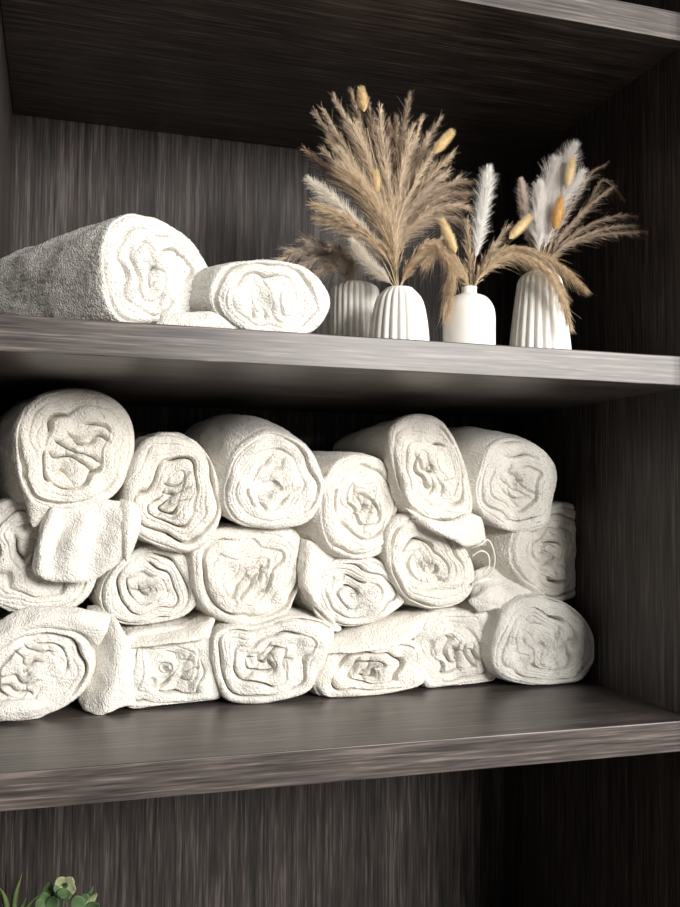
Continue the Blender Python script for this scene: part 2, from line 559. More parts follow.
# --- pile, middle row
B0 = roll('rolled white towel half hidden behind the hanging towel end at the far left',
     [(-22, 560), (-18, 525), (0, 505), (20, 500), (50, 505), (80, 515), (98, 545), (94, 585), (75, 606), (45, 614), (20, 614), (-5, 603), (-18, 585)],
     (35, 558), 0.235, yaw=3, N=3.4, dr=1, ph=0.1, L=0.24, seed=47, wa=0.012, group=GT)
roll('small oval rolled white towel directly below the second roll of the top row',
     [(100, 602), (104, 583), (118, 563), (138, 550), (162, 547), (183, 555), (193, 575), (198, 600), (185, 615), (162, 622), (135, 625), (110, 619)],
     (150, 588), 0.235, yaw=2, N=4.0, dr=1, ph=0.7, L=0.24, seed=51, wa=0.010, group=GT)
roll('large round rolled towel left of centre in the middle row of the pile',
     [(193, 560), (200, 543), (215, 531), (240, 528), (273, 528), (297, 534), (305, 552), (303, 576), (294, 600), (288, 612), (266, 623), (241, 625), (215, 616), (199, 595)],
     (248, 575), 0.225, yaw=4, N=3.0, dr=-1, ph=0.15, L=0.25, seed=55, wa=0.012, mat=TERRY_B, group=GT)
B3 = roll('flattened rolled towel mid-pile with its outer layer folded open on the left',
     [(313, 598), (314, 578), (330, 563), (352, 558), (378, 560), (392, 573), (407, 596), (396, 611), (373, 623), (345, 626), (325, 617)],
     (357, 592), 0.225, yaw=2, N=3.6, dr=-1, ph=0.3, L=0.25, seed=59, wa=0.010, group=GT)
B4 = roll('tightly pleated rolled white towel with a cord loop beside it',
     [(386, 545), (390, 526), (405, 515), (430, 520), (455, 535), (470, 555), (476, 578), (470, 597), (452, 606), (430, 608), (408, 598), (392, 575)],
     (430, 563), 0.215, yaw=2, N=4.0, dr=-1, ph=0.9, L=0.25, seed=63, wa=0.011, mat=TERRY_B, group=GT)
roll('rolled white towel with square corners at the right end of the middle row',
     [(514, 560), (517, 536), (530, 516), (554, 506), (574, 504), (583, 518), (585, 550), (584, 583), (574, 598), (553, 601), (534, 590), (520, 576)],
     (548, 556), 0.245, yaw=22, N=3.4, dr=1, ph=0.2, L=0.21, seed=67, wa=0.008, back=(0.0, 0.0), mat=TERRY_B, group=GT, G=0.008)

# --- pile, bottom row
C0 = roll('wide flattened rolled white towel at the left end of the bottom row',
     [(-34, 668), (-22, 640), (5, 630), (35, 626), (64, 629), (86, 641), (94, 664), (86, 688), (66, 706), (48, 714), (34, 720), (0, 723), (-25, 712)],
     (28, 672), 0.205, yaw=2, N=3.6, dr=1, ph=0.0, L=0.27, seed=71, wa=0.012, group=GT)
C1 = roll('boxy bunched white towel with a flat top in the bottom row, second from the left',
     [(121, 655), (126, 636), (150, 630), (185, 628), (212, 632), (219, 650), (223, 676), (222, 697), (200, 702), (165, 705), (130, 708), (122, 690)],
     (168, 668), 0.225, yaw=2, N=2.6, dr=-1, ph=0.4, L=0.25, seed=75, wa=0.020, G=0.012, group=GT)
roll('rolled white towel with squared sides in the bottom row below the large middle roll',
     [(213, 655), (216, 635), (232, 627), (258, 626), (291, 617), (318, 620), (333, 630), (331, 648), (320, 672), (311, 690), (288, 699), (258, 704), (230, 701), (220, 685)],
     (270, 662), 0.215, yaw=0, N=3.6, dr=1, ph=0.5, L=0.26, seed=79, wa=0.011, group=GT)
C3 = roll('low flattened rolled white towel in the bottom row with a smooth flat top',
     [(316, 685), (322, 665), (334, 645), (360, 641), (395, 640), (420, 645), (425, 668), (424, 684), (398, 692), (370, 696), (345, 698), (325, 697)],
     (374, 671), 0.225, yaw=0, N=3.4, dr=-1, ph=0.2, L=0.25, seed=83, wa=0.009, mat=TERRY_B, group=GT)
roll('small square-ended rolled white towel in the bottom row beside the rightmost roll',
     [(416, 648), (418, 626), (430, 613), (461, 610), (488, 613), (494, 640), (498, 676), (480, 683), (450, 686), (427, 687), (420, 670)],
     (455, 650), 0.245, yaw=0, N=2.9, dr=1, ph=0.9, L=0.23, seed=87, wa=0.015, group=GT)
C5 = roll('plump rolled white towel at the right end of the bottom row, beside the side panel',
     [(494, 655), (499, 630), (508, 611), (526, 599), (552, 599), (577, 611), (593, 633), (596, 655), (590, 670), (579, 681), (545, 685), (515, 682), (499, 673)],
     (545, 645), 0.214, yaw=3, N=3.2, dr=-1, ph=0.1, L=0.23, seed=91, wa=0.012, group=GT, mat=TERRY_F)

# --- loose ends, folds and loops
sheet('loose_end', [[(46, 503, .216), (60, 501, .202), (76, 500, .200), (92, 500, .204), (106, 500, .200), (120, 500, .202), (134, 500, .210)],
                    [(41, 517, .210), (52, 514, .194), (66, 519, .203), (84, 518, .196), (104, 519, .202), (122, 519, .196), (138, 520, .204)],
                    [(36, 534, .204), (45, 530, .193), (58, 540, .204), (76, 540, .192), (96, 538, .204), (118, 538, .194), (138, 536, .202)],
                    [(33, 552, .204), (41, 550, .193), (52, 560, .203), (70, 562, .194), (90, 558, .203), (112, 553, .196), (134, 550, .204)],
                    [(30, 572, .212), (40, 578, .198), (56, 582, .203), (76, 584, .200), (94, 580, .204), (108, 572, .202), (124, 562, .210)]],
      A1, TERRY, th=0.008, n=12, seed=5, wr=0.003)
sheet('loose_end', [[(20, 475, .190), (32, 500, .190), (50, 508, .196)],
                    [(22, 495, .200), (32, 515, .200), (46, 515, .204)],
                    [(28, 512, .210), (32, 528, .210), (40, 526, .212)]], A1, TERRY_B, th=0.007, n=10, seed=6, wr=0.001)
sheet('loose_end', [[(118, 498, .205), (130, 500, .194), (143, 505, .200)],
                    [(116, 520, .200), (128, 535, .188), (142, 530, .200)],
                    [(118, 545, .205), (126, 562, .194), (134, 550, .205)]], A2, TERRY_B, th=0.007, n=12, seed=7, wr=0.001)
sheet('loose_end', [[(404, 508, .205), (425, 516, .196), (450, 520, .195), (470, 512, .200), (482, 516, .215)],
                    [(420, 525, .202), (438, 532, .190), (458, 536, .188), (476, 530, .196), (487, 532, .215)],
                    [(436, 533, .206), (455, 542, .196), (466, 548, .194), (479, 545, .200), (488, 546, .215)]], A5, TERRY, th=0.008, n=10, seed=9, wr=0.002)
sheet('outer_layer', [[(300, 537, .235), (312, 541, .224), (325, 550, .222), (340, 558, .235)],
                      [(297, 556, .230), (308, 562, .216), (318, 572, .220), (324, 590, .235)],
                      [(296, 582, .230), (308, 590, .214), (320, 602, .218), (322, 615, .235)],
                      [(303, 600, .232), (318, 612, .220), (334, 623, .222), (345, 627, .236)]], B3, TERRY_B, th=0.010, n=10, seed=10, wr=0.004)
sheet('outer_layer', [[(474, 570, .255), (500, 560, .262), (520, 568, .262), (545, 590, .262)],
                      [(470, 592, .240), (492, 580, .236), (515, 583, .240), (545, 596, .245)],
                      [(468, 602, .232), (485, 596, .222), (500, 598, .226), (520, 602, .236)],
                      [(478, 612, .236), (490, 612, .226), (500, 610, .230), (508, 614, .240)]], C5, TERRY, th=0.010, n=12, seed=12, wr=0.005)
sheet('outer_layer', [[(318, 640, .300), (345, 624, .300), (380, 612, .300), (418, 606, .300), (436, 612, .290)],
                      [(322, 640, .245), (345, 632, .245), (380, 622, .240), (415, 615, .236), (430, 614, .240)],
                      [(324, 652, .218), (345, 650, .210), (380, 648, .208), (408, 640, .210), (424, 630, .222)]], C3, TERRY_B, th=0.008, n=12, seed=13, wr=0.002)
sheet('outer_layer', [[(112, 622, .330), (150, 620, .330), (185, 612, .330), (205, 606, .330)],
                      [(118, 630, .240), (150, 632, .240), (185, 626, .236), (215, 614, .240)],
                      [(122, 646, .212), (150, 643, .208), (185, 640, .208), (210, 636, .214)]], C1, TERRY_B, th=0.008, n=12, seed=14, wr=0.003)
sheet('side_fold', [[(84, 606, .262), (98, 606, .240), (114, 616, .226), (126, 634, .214), (140, 636, .222)],
                    [(84, 645, .262), (98, 646, .234), (112, 650, .212), (124, 654, .208), (138, 655, .222)],
                    [(80, 675, .258), (94, 680, .228), (110, 684, .206), (122, 684, .206), (138, 682, .222)],
                    [(76, 698, .246), (88, 708, .220), (104, 709, .206), (122, 703, .208), (138, 698, .222)],
                    [(80, 706, .246), (96, 716.5, .212), (110, 713, .208), (124, 708, .212), (138, 706, .224)]], C1, TERRY, th=0.010, n=10, seed=16, wr=0.003)
sheet('loose_end', [[(-25, 630, .225), (0, 618, .222), (25, 606, .220), (60, 604, .215), (90, 608, .212), (112, 614, .215)],
                    [(-25, 642, .205), (0, 634, .202), (30, 622, .200), (60, 616, .200), (88, 622, .200), (108, 632, .206)],
                    [(-20, 648, .206), (5, 640, .202), (35, 630, .202), (62, 630, .202), (84, 636, .204), (98, 650, .212)]], C0, TERRY, th=0.008, n=10, seed=17, wr=0.003)
sheet('loose_end', [[(-20, 705, .200), (0, 700, .192), (25, 698, .190), (48, 698, .194)],
                    [(-20, 716, .198), (0, 713, .186), (25, 710, .184), (46, 708, .190)],
                    [(-15, 724, .204), (5, 722.5, .196), (28, 720, .194), (44, 715, .198)]], C0, TERRY, th=0.007, n=10, seed=18, wr=0.002)
LOOP = plain('white_cord', (0.82, 0.79, 0.72), 0.8, 0.2, 0.05, 300)
tubes('hanging_loop', [[at(472, 548, .212), at(480, 545, .204), at(488, 540, .202), at(494, 552, .203), at(494, 566, .206), at(487, 577, .210), at(476, 582, .212)],
                       [at(472, 556, .212), at(481, 551, .206), at(488, 555, .207), at(489, 566, .209), at(483, 574, .211)]], 0.0012, LOOP, B4)
sheet('care_label', [[(472, 583, .212), (482, 579, .206), (491, 578, .210)], [(472, 586, .212), (482, 582.5, .206), (491, 580.5, .210)]], B4, BAND, th=0.0012, n=6, seed=19, wr=0.0)

# ------------------------------------------------------------------ vases
CER = plain('matte_cream_ceramic', (0.83, 0.81, 0.76), 0.55, 0.35, 0.03, 90)
CERW = plain('matte_white_ceramic', (0.88, 0.86, 0.81), 0.55, 0.35, 0.02, 90)


def vase(label, px, y, prof, nfl=0, amp=0.0, mat=CER, sharp=1.0):
    """prof: list of (z, radius, flute strength); the vase stands on the middle shelf at photo column px"""
    x = at(px, 350, y)[0]
    P = catmull(np.array(prof, float), 8)
    n = 240
    th = np.linspace(0, 2 * math.pi, n, endpoint=False)
    rings = []
    for z, r, s in P:
        fl = np.abs(np.sin(th * nfl / 2)) ** sharp if nfl else 0
        rr = max(r, 0.0005) * (1 - amp * max(s, 0) * (1 - fl)) if nfl else np.full(n, max(r, 0.0005))
        rr = rr * np.ones(n)
        rings.append(np.stack([rr * np.cos(th), rr * np.sin(th), np.full(n, z)], -1))
    R = np.array(rings)
    nr = len(R)
    V = R.reshape(-1, 3)
    i = np.arange(nr - 1)[:, None] * n
    j = np.arange(n)[None]
    j2 = (j + 1) % n
    q = np.stack([i + j, i + j2, i + n + j2, i + n + j], -1).reshape(-1, 4)
    V = np.concatenate([V, [[0, 0, P[0, 0]]], [[0, 0, P[-1, 0]]]])
    fs = [tuple(int(a) for a in t) for t in q]
    fs += [(nr * n, (k + 1) % n, k) for k in range(n)]
    fs += [(nr * n + 1, (nr - 1) * n + k, (nr - 1) * n + (k + 1) % n) for k in range(n)]
    o = link('vase', V, fs, mat)
    o.location = (x, y, ZM + 0.0002)
    tag(o, label, 'vase')
    return o


def inner(h, rt, w=0.002):
    return [(h - 0.001, rt - w * 0.5, 0), (h - 0.004, rt - w, 0), (h * 0.5, rt - w, 0), (h * 0.45, 0.001, 0)]


v0 = vase('ribbed straight cream vase standing in shadow behind the other fluted vase, leftmost of the vases', 354, 0.19,
          [(0, 0.030, 0), (0.001, 0.0335, 1), (0.02, 0.0335, 1), (0.05, 0.0333, 1), (0.085, 0.0328, 1), (0.097, 0.031, 1), (0.102, 0.024, 0.5), (0.104, 0.018, 0)] + inner(0.104, 0.018), 26, 0.10, CER, 0.8)
h1 = 0.0760
v1 = vase('short fluted cream vase with a domed shoulder, in front of the shadowed ribbed vase', 399, 0.085,
          [(0, 0.034, 0), (0.001, 0.0366, 1), (0.02, 0.0358, 1), (0.04, 0.0335, 1), (0.056, 0.0302, 1), (0.065, 0.0265, 0.9), (0.071, 0.0215, 0.5), (0.0748, 0.0175, 0.1), (h1, 0.0165, 0)] + inner(h1, 0.0165), 22, 0.11, CER, 0.7)
h2 = 0.0845
v2 = vase('smooth white bottle-shaped vase with a short narrow neck', 469, 0.085,
          [(0, 0.028, 0), (0.0015, 0.0315, 0), (0.01, 0.0322, 0), (0.03, 0.0322, 0), (0.050, 0.0320, 0), (0.062, 0.0290, 0), (0.071, 0.0220, 0), (0.0755, 0.0120, 0), (0.078, 0.0095, 0), (0.082, 0.0095, 0), (h2, 0.0098, 0)] + inner(h2, 0.0098, 0.0015), 0, 0, CERW)
h3 = 0.118
v3 = vase('tall tapering fluted white vase, rightmost of the vases', 540, 0.11,
          [(0, 0.038, 0), (0.001, 0.0412, 1), (0.02, 0.0395, 1), (0.06, 0.0350, 1), (0.09, 0.0310, 1), (0.105, 0.0285, 1), (0.113, 0.0235, 0.6), (h3, 0.0150, 0)] + inner(h3, 0.0150), 22, 0.12, CERW, 0.7)

# ------------------------------------------------------------------ dried grasses
def fiber_mat(name, c1, c2, rough=0.7):
    mt, nt, b = new_mat(name)
    N, L = nt.nodes, nt.links
    oi = N.new('ShaderNodeObjectInfo')
    tc = N.new('ShaderNodeTexCoord')
    nz = N.new('ShaderNodeTexNoise')
    nz.inputs['Scale'].default_value = 170
    L.new(tc.outputs['Object'], nz.inputs['Vector'])
    ad = N.new('ShaderNodeMath'); ad.operation = 'MULTIPLY_ADD'
    L.new(oi.outputs['Random'], ad.inputs[0]); ad.inputs[1].default_value = 0.5
    ad2 = N.new('ShaderNodeMath'); ad2.operation = 'MULTIPLY_ADD'
    L.new(nz.outputs['Fac'], ad2.inputs[0]); ad2.inputs[1].default_value = 1.2; ad2.inputs[2].default_value = -0.35
    L.new(ad2.outputs[0], ad.inputs[2])
    r = ramp(nt, [(0.1, c1), (0.9, c2)])
    L.new(ad.outputs[0], r.inputs[0])
    L.new(r.outputs[0], b.inputs['Base Color'])
    b.inputs['Roughness'].default_value = rough
    b.inputs['Specular IOR Level'].default_value = 0.25
    tr = N.new('ShaderNodeBsdfTranslucent')
    L.new(r.outputs[0], tr.inputs['Color'])
    mx = N.new('ShaderNodeMixShader'); mx.inputs[0].default_value = 0.18
    L.new(b.outputs[0], mx.inputs[1]); L.new(tr.outputs[0], mx.inputs[2])
    L.new(mx.outputs[0], N['Material Output'].inputs['Surface'])
    return mt


M_TAN = fiber_mat('tan_reed', (0.50, 0.37, 0.25), (0.86, 0.72, 0.54))
M_GOLD = fiber_mat('golden_reed', (0.58, 0.42, 0.26), (0.92, 0.77, 0.56))
M_BROWN = fiber_mat('brown_reed', (0.36, 0.26, 0.19), (0.70, 0.57, 0.44))
M_RUST = fiber_mat('rust_reed', (0.36, 0.22, 0.16), (0.62, 0.44, 0.34))
M_DARK = fiber_mat('dull_brown_reed', (0.34, 0.27, 0.21), (0.66, 0.55, 0.45))
M_PINK = fiber_mat('pinkish_brown_plume', (0.60, 0.47, 0.39), (0.84, 0.73, 0.64))
M_CREAM = fiber_mat('cream_plume', (0.80, 0.71, 0.58), (0.95, 0.91, 0.83))
M_WHITE = fiber_mat('white_plume', (0.95, 0.93, 0.89), (0.98, 0.97, 0.94))
M_GREY = fiber_mat('silver_plume', (0.80, 0.75, 0.70), (0.96, 0.93, 0.90))
M_BUNNY = fiber_mat('yellow_bunny_tail', (0.86, 0.66, 0.34), (0.95, 0.82, 0.54))
M_AMBER = fiber_mat('amber_bunny_tail', (0.72, 0.42, 0.14), (0.88, 0.60, 0.27))
M_STEM = fiber_mat('straw_stem', (0.52, 0.40, 0.24), (0.74, 0.62, 0.42))


def hairs(roots, dirs, lens, r0, curve, seg=3):
    """tapering three-sided hairs; curve = vector added quadratically towards the tip"""
    n = len(roots)
    d = dirs / (np.linalg.norm(dirs, axis=1)[:, None] + 1e-12)
    rnd = rng.normal(size=(n, 3))
    a = np.cross(d, rnd); a /= np.linalg.norm(a, axis=1)[:, None] + 1e-12
    b = np.cross(d, a)
    V = []
    for s in range(seg + 1):
        w = s / seg
        c = roots + d * (lens * w)[:, None] + curve * (lens * w * w)[:, None]
        rr = r0 * (1 - 0.85 * w)
        for k in range(3):
            an = 2 * math.pi * k / 3
            V.append(c + (math.cos(an) * a + math.sin(an) * b) * (rr[:, None] if np.ndim(rr) else rr))
    V = np.stack(V, 1).reshape(-1, 3)
    m_ = (seg + 1) * 3
    base = (np.arange(n) * m_)[:, None]
    q = []
    for s in range(seg):
        for k in range(3):
            k2 = (k + 1) % 3
            q.append([s * 3 + k, s * 3 + k2, (s + 1) * 3 + k2, (s + 1) * 3 + k])
    q = np.array(q)
    Q = (base[:, None, :] + q[None]).reshape(-1, 4)
    return V, Q


def merge(parts):
    Vs, Qs, o = [], [], 0
    for V, Q in parts:
        Vs.append(V); Qs.append(Q + o); o += len(V)
    return np.concatenate(Vs), np.concatenate(Qs)


def spine_of(pts, n=60):
    P = catmull(np.array([at(*p) for p in pts]), 30)
    dl = np.concatenate([[0], np.cumsum(np.linalg.norm(np.diff(P, axis=0), axis=1))])
    t = np.linspace(0, dl[-1], n)
    P = np.stack([np.interp(t, dl, P[:, k]) for k in range(3)], -1)
    return P, dl[-1]


def grass(name, label, cat, pts, mat, start=0.35, n=420, hl=0.018, ang=0.45, droop=0.25, r=0.00022, wid=None, stem_r=0.0007, group=None,
          parent_base=None, taper=0.5, branches=0, smat=None, sub=14, extra=None):
    """one stalk of dried grass: a stem with a feathery head from `start` on"""
    P, Ln = spine_of(pts)
    tg = np.gradient(P, axis=0)
    tg /= np.linalg.norm(tg, axis=1)[:, None]
    base = P[0]
    root = empty(name, base)
    tag(root, label, cat, group)
    # stem
    K = len(P)
    k_end = K
    tubes_pts = P[::6] if (K - 1) % 6 == 0 else np.concatenate([P[::6], P[-1:]])
    tubes('stem', [tubes_pts], stem_r, smat or M_STEM, root, 5)
    parts = []

    def head(P, tg, start, n, hl, ang, Kn):
        w = start + (1 - start) * rng.random(n) ** 0.95
        idx = w * (Kn - 1)
        i0 = np.clip(idx.astype(int), 0, Kn - 2)
        fr = (idx - i0)[:, None]
        rt = P[i0] * (1 - fr) + P[i0 + 1] * fr
        t_ = tg[i0]
        rd = rng.normal(size=(n, 3))
        sd = rd - (rd * t_).sum(1)[:, None] * t_
        sd /= np.linalg.norm(sd, axis=1)[:, None]
        a_ = ang * (0.5 + rng.random(n))
        x_ = (w - start) / (1 - start)
        prof = np.clip(np.minimum(x_ / 0.18 + 0.25, (1 - x_) / taper + 0.35), 0.2, 1)
        ln = hl * prof * (0.55 + 0.7 * rng.random(n))
        dr_ = t_ * np.cos(a_)[:, None] + sd * np.sin(a_)[:, None]
        ahead = tg[np.minimum(i0 + max(2, Kn // 7), Kn - 1)] - t_
        cv = np.tile(np.array([0, 0, -1.0]), (n, 1)) * droop * (0.4 + rng.random(n))[:, None] + sd * 0.12 * rng.normal(size=(n, 1)) + ahead * 0.9
        return hairs(rt, dr_, ln, r, cv)
    if branches:
        # open panicle: fine side branches, each with its own spikelets
        nb = branches
        w = start + (1 - start) * (np.arange(nb) + rng.random(nb)) / nb
        for q in range(nb):
            i0 = min(int(w[q] * (K - 1)), K - 2)
            t_ = tg[i0]
            rd = rng.normal(size=3)
            sd = rd - (rd @ t_) * t_
            sd /= np.linalg.norm(sd)
            a_ = ang * (0.5 + 0.8 * rng.random())
            x_ = (w[q] - start) / (1 - start)
            ln = hl * (1.0 - 0.65 * x_) * (0.6 + 0.6 * rng.random())
            m_ = 10
            s = np.linspace(0, 1, m_)[:, None]
            B = P[i0] + (t_ * math.cos(a_) + sd * math.sin(a_)) * ln * s + np.array([0, 0, -1.0]) * droop * ln * s ** 2
            bt = np.gradient(B, axis=0)
            bt /= np.linalg.norm(bt, axis=1)[:, None]
            # the branch itself, two hairs
            parts.append(hairs(B[[0, m_ // 2]], np.array([B[m_ // 2] - B[0], B[-1] - B[m_ // 2]]), np.array([ln * .52, ln * .5]), r * 0.8, np.zeros((2, 3)), 2))
            parts.append(head(B, bt, 0.12, sub, 0.0060, 0.38, m_))
        parts.append(head(P, tg, start, extra if extra is not None else 9 * branches, hl * 1.35, ang * 0.75, K))
    else:
        parts.append(head(P, tg, start, n, hl, ang, K))
    V, Q = merge(parts)
    link('seed_head', V, Q, mat, root, smooth=False)
    return root


def bunny(label, p0, p1, stem_pts, mat=M_BUNNY, rad=0.0075, n=1500, group=None):
    """bunny tail grass: an oval furry head between p0 (bottom) and p1 (tip), on a thin stem"""
    a, b = at(*p0), at(*p1)
    ax = b - a
    Ln = np.linalg.norm(ax)
    ax /= Ln
    P, _ = spine_of(stem_pts + [p0])
    root = empty('bunny_tail_stem', P[0])
    tag(root, label, 'dried grass', group)
    tubes('stem', [P[::6]], 0.0005, M_STEM, root, 5)
    # core
    r1 = np.cross(ax, [0.2, 1, 0.1]); r1 /= np.linalg.norm(r1)
    r2 = np.cross(ax, r1)
    nth, nz = 20, 16
    V, Fc = [], []
    for i in range(nz + 1):
        w = i / nz
        rr = rad * 0.72 * (math.sin(math.pi * w ** 0.85) ** 0.65 if 0 < w < 1 else 0.02)
        for k in range(nth):
            an = 2 * math.pi * k / nth
            V.append(a + ax * Ln * w + rr * (math.cos(an) * r1 + math.sin(an) * r2))
    for i in range(nz):
        for k in range(nth):
            k2 = (k + 1) % nth
            Fc.append([i * nth + k, i * nth + k2, (i + 1) * nth + k2, (i + 1) * nth + k])
    V = np.array(V)
    w = 0.03 + 0.94 * rng.random(n)
    rr = rad * 0.66 * np.sin(np.pi * w ** 0.85) ** 0.65
    an = rng.random(n) * 2 * math.pi
    sd = np.cos(an)[:, None] * r1 + np.sin(an)[:, None] * r2
    rt = a + ax * (Ln * w)[:, None] + sd * rr[:, None]
    hv = hairs(rt, sd * 0.75 + ax * (0.7 + rng.random(n) * 0.4)[:, None] + rng.normal(size=(n, 3)) * 0.15, 0.0030 + 0.003 * rng.random(n), 0.00016, np.zeros((n, 3)), 2)
    V, Q = merge([(V, np.array(Fc)), hv])
    link('seed_head', V, Q, mat, root, smooth=False)
    return root


# the first bouquet, in the domed fluted vase
M1 = (398, 292, .086)
reeds = [  # (points, material, label)
    ((M1, (388, 240, .12), (350, 190, .16), (305, 150, .18)), M_RUST, 'short rust-brown reed plume leaning far left, tip lowest on the left of the fan'),
    ((M1, (386, 235, .12), (350, 165, .16), (316, 114, .17)), M_BROWN, 'brown reed plume in the tall fan, leftmost of the upright ones'),
    ((M1, (388, 230, .11), (352, 160, .14), (323, 110, .14)), M_TAN, 'tan reed plume second from the left in the tall fan'),
    ((M1, (390, 228, .13), (360, 150, .16), (334, 97, .17)), M_BROWN, 'brown reed plume third from the left in the tall fan'),
    ((M1, (390, 225, .12), (364, 150, .13), (343, 112, .13)), M_TAN, 'tan reed plume just left of the topmost bunny tail'),
    ((M1, (392, 225, .14), (368, 150, .17), (351, 92, .18)), M_TAN, 'tall tan reed plume rising right beside the topmost bunny tail on its left'),
    ((M1, (392, 225, .12), (376, 150, .14), (368, 100, .15)), M_BROWN, 'brown reed plume right under the topmost bunny tail'),
    ((M1, (393, 225, .11), (384, 160, .12), (380, 108, .12)), M_TAN, 'tan reed plume right of the topmost bunny tail'),
    ((M1, (394, 225, .13), (390, 170, .15), (390, 122, .16)), M_RUST, 'reddish reed plume in the middle of the tall fan'),
    ((M1, (394, 228, .12), (398, 160, .14), (409, 96, .15)), M_BROWN, 'tall brown reed plume right of centre in the fan'),
    ((M1, (395, 228, .11), (402, 170, .12), (412, 128, .12)), M_TAN, 'tan reed plume low in front, right of centre in the fan'),
    ((M1, (395, 230, .13), (406, 170, .15), (422, 119, .16)), M_TAN, 'tan reed plume left of the right-hand bunny tail'),
    ((M1, (396, 230, .14), (412, 170, .17), (440, 118, .18)), M_BROWN, 'brown reed plume behind the right-hand bunny tail'),
    ((M1, (396, 232, .12), (416, 180, .13), (436, 146, .14)), M_TAN, 'tan reed plume ending just below the right-hand bunny tail'),
    ((M1, (396, 236, .12), (420, 190, .13), (452, 154, .13)), M_TAN, 'tan reed plume leaning right under the right-hand bunny tail'),
    ((M1, (394, 240, .12), (416, 200, .12), (447, 172, .12)), M_BROWN, 'brown reed plume leaning right in the middle of the fan'),
    ((M1, (394, 244, .13), (418, 205, .13), (445, 186, .13), (474, 182, .13)), M_BROWN, 'brown reed plume arching right, topmost of the arching ones'),
    ((M1, (394, 246, .12), (420, 212, .12), (445, 196, .12), (473, 194, .12)), M_BROWN, 'brown reed plume arching right, second of the arching ones'),
    ((M1, (394, 248, .11), (418, 220, .11), (442, 207, .11), (469, 208, .11)), M_TAN, 'tan reed plume arching right towards the tall white plume'),
    ((M1, (395, 252, .12), (416, 228, .12), (438, 217, .12), (463, 221, .12)), M_BROWN, 'brown reed plume arching right, lowest of the arching ones'),
]
GR = 'reed plumes fanned out of the domed fluted vase'
DENSE = 'tan reed plume buried in the dense middle of the tall fan'
for (tx, ty, y_, mt_) in [(330, 140, .15, M_TAN), (340, 150, .12, M_TAN), (347, 128, .16, M_BROWN), (357, 125, .14, M_TAN), (366, 140, .17, M_BROWN),
                          (377, 128, .16, M_TAN), (386, 140, .14, M_BROWN), (397, 118, .17, M_TAN), (402, 145, .13, M_BROWN), (416, 142, .17, M_TAN),
                          (428, 135, .15, M_BROWN), (434, 165, .15, M_TAN), (458, 178, .15, M_BROWN), (462, 202, .13, M_BROWN), (324, 150, .15, M_BROWN)]:
    xm = 394 + (tx - 394) * 0.42
    reeds.append(((M1, (393 + (tx - 394) * 0.12, 232 + (ty > 170) * 12, .11), (xm, 195 + (ty - 140) * 0.45, (y_ + .12) / 2), (tx, ty, y_)), mt_, DENSE))
for pts, mt, lb in reeds:
    grass('dried_reed_stem', lb, 'dried grass', list(pts), mt, start=0.26, hl=0.026, ang=0.36, droop=0.10, branches=60, sub=16, group=GR, r=0.00034, extra=260)

grass('dried_reed_stem', 'broad golden reed plume in front, curving up left over the domed vase', 'dried grass',
      [M1, (393, 255, .075), (378, 210, .07), (347, 172, .07)], M_GOLD, start=0.12, hl=0.040, ang=0.40, droop=0.05, branches=150, sub=18, group=GR, extra=900, r=0.00030)
grass('dried_reed_stem', 'pale golden reed plume ending under the cream plume on the left', 'dried grass',
      [M1, (385, 255, .075), (352, 222, .07), (316, 206, .07)], M_GOLD, start=0.22, hl=0.024, ang=0.35, droop=0.1, branches=90, sub=16, group=GR, extra=500, r=0.00030)
grass('dried_reed_stem', 'pale tan reed plume, lower of the two pale reeds on the left', 'dried grass',
      [M1, (380, 258, .085), (350, 232, .08), (318, 218, .08)], M_TAN, start=0.25, hl=0.022, ang=0.35, droop=0.12, branches=80, sub=16, group=GR, extra=450, r=0.00030)
grass('pampas_plume_stem', 'fluffy cream plume reaching far left over the towel', 'dried grass',
      [M1, (376, 250, .08), (340, 208, .075), (309, 180, .07)], M_CREAM, start=0.25, n=3000, hl=0.021, ang=0.5, droop=0.1, r=0.0003)
grass('pampas_plume_stem', 'short whitish plume low down against the left of the domed vase mouth', 'dried grass',
      [M1, (384, 276, .072), (366, 262, .068), (352, 240, .066)], M_CREAM, start=0.2, n=3600, hl=0.015, ang=0.55, droop=0.1, r=0.0002)
GO = 'drooping golden grasses of the domed vase'
grass('drooping_grass_stem', 'golden grass arching from the domed vase to the right and down beside the smooth vase', 'dried grass',
      [M1, (408, 268, .07), (424, 247, .065), (440, 250, .06), (452, 272, .055), (450, 300, .055)], M_GOLD, start=0.10, hl=0.022, ang=0.36, droop=0.25, branches=110, sub=14, group=GO, extra=500, r=0.0003)
grass('drooping_grass_stem', 'golden grass arching from the domed vase low to the right', 'dried grass',
      [M1, (412, 262, .08), (430, 243, .08), (447, 250, .08), (462, 272, .08)], M_GOLD, start=0.10, hl=0.024, ang=0.38, droop=0.25, branches=120, sub=14, group=GO, extra=500, r=0.0003)
grass('drooping_grass_stem', 'thin upright golden grass tip behind the arching grass of the domed vase', 'dried grass',
      [M1, (412, 266, .09), (428, 250, .095), (444, 236, .10)], M_TAN, start=0.2, hl=0.014, ang=0.32, droop=0.1, branches=40, sub=12, group=GO)
bunny('yellow bunny tail, topmost of them all above the tall fan', (364, 112, .11), (361, 88, .11), [M1, (392, 225, .10), (372, 150, .11)], rad=0.0058)
bunny('yellow bunny tail at the right edge of the tall fan', (434, 153, .10), (453, 131, .10), [M1, (398, 225, .10), (418, 180, .10)], rad=0.0064)
bunny('small yellow bunny tail half hidden in the middle of the tall fan', (377, 192, .075), (375, 170, .078), [M1, (392, 240, .08), (382, 215, .078)], rad=0.0045, n=900)

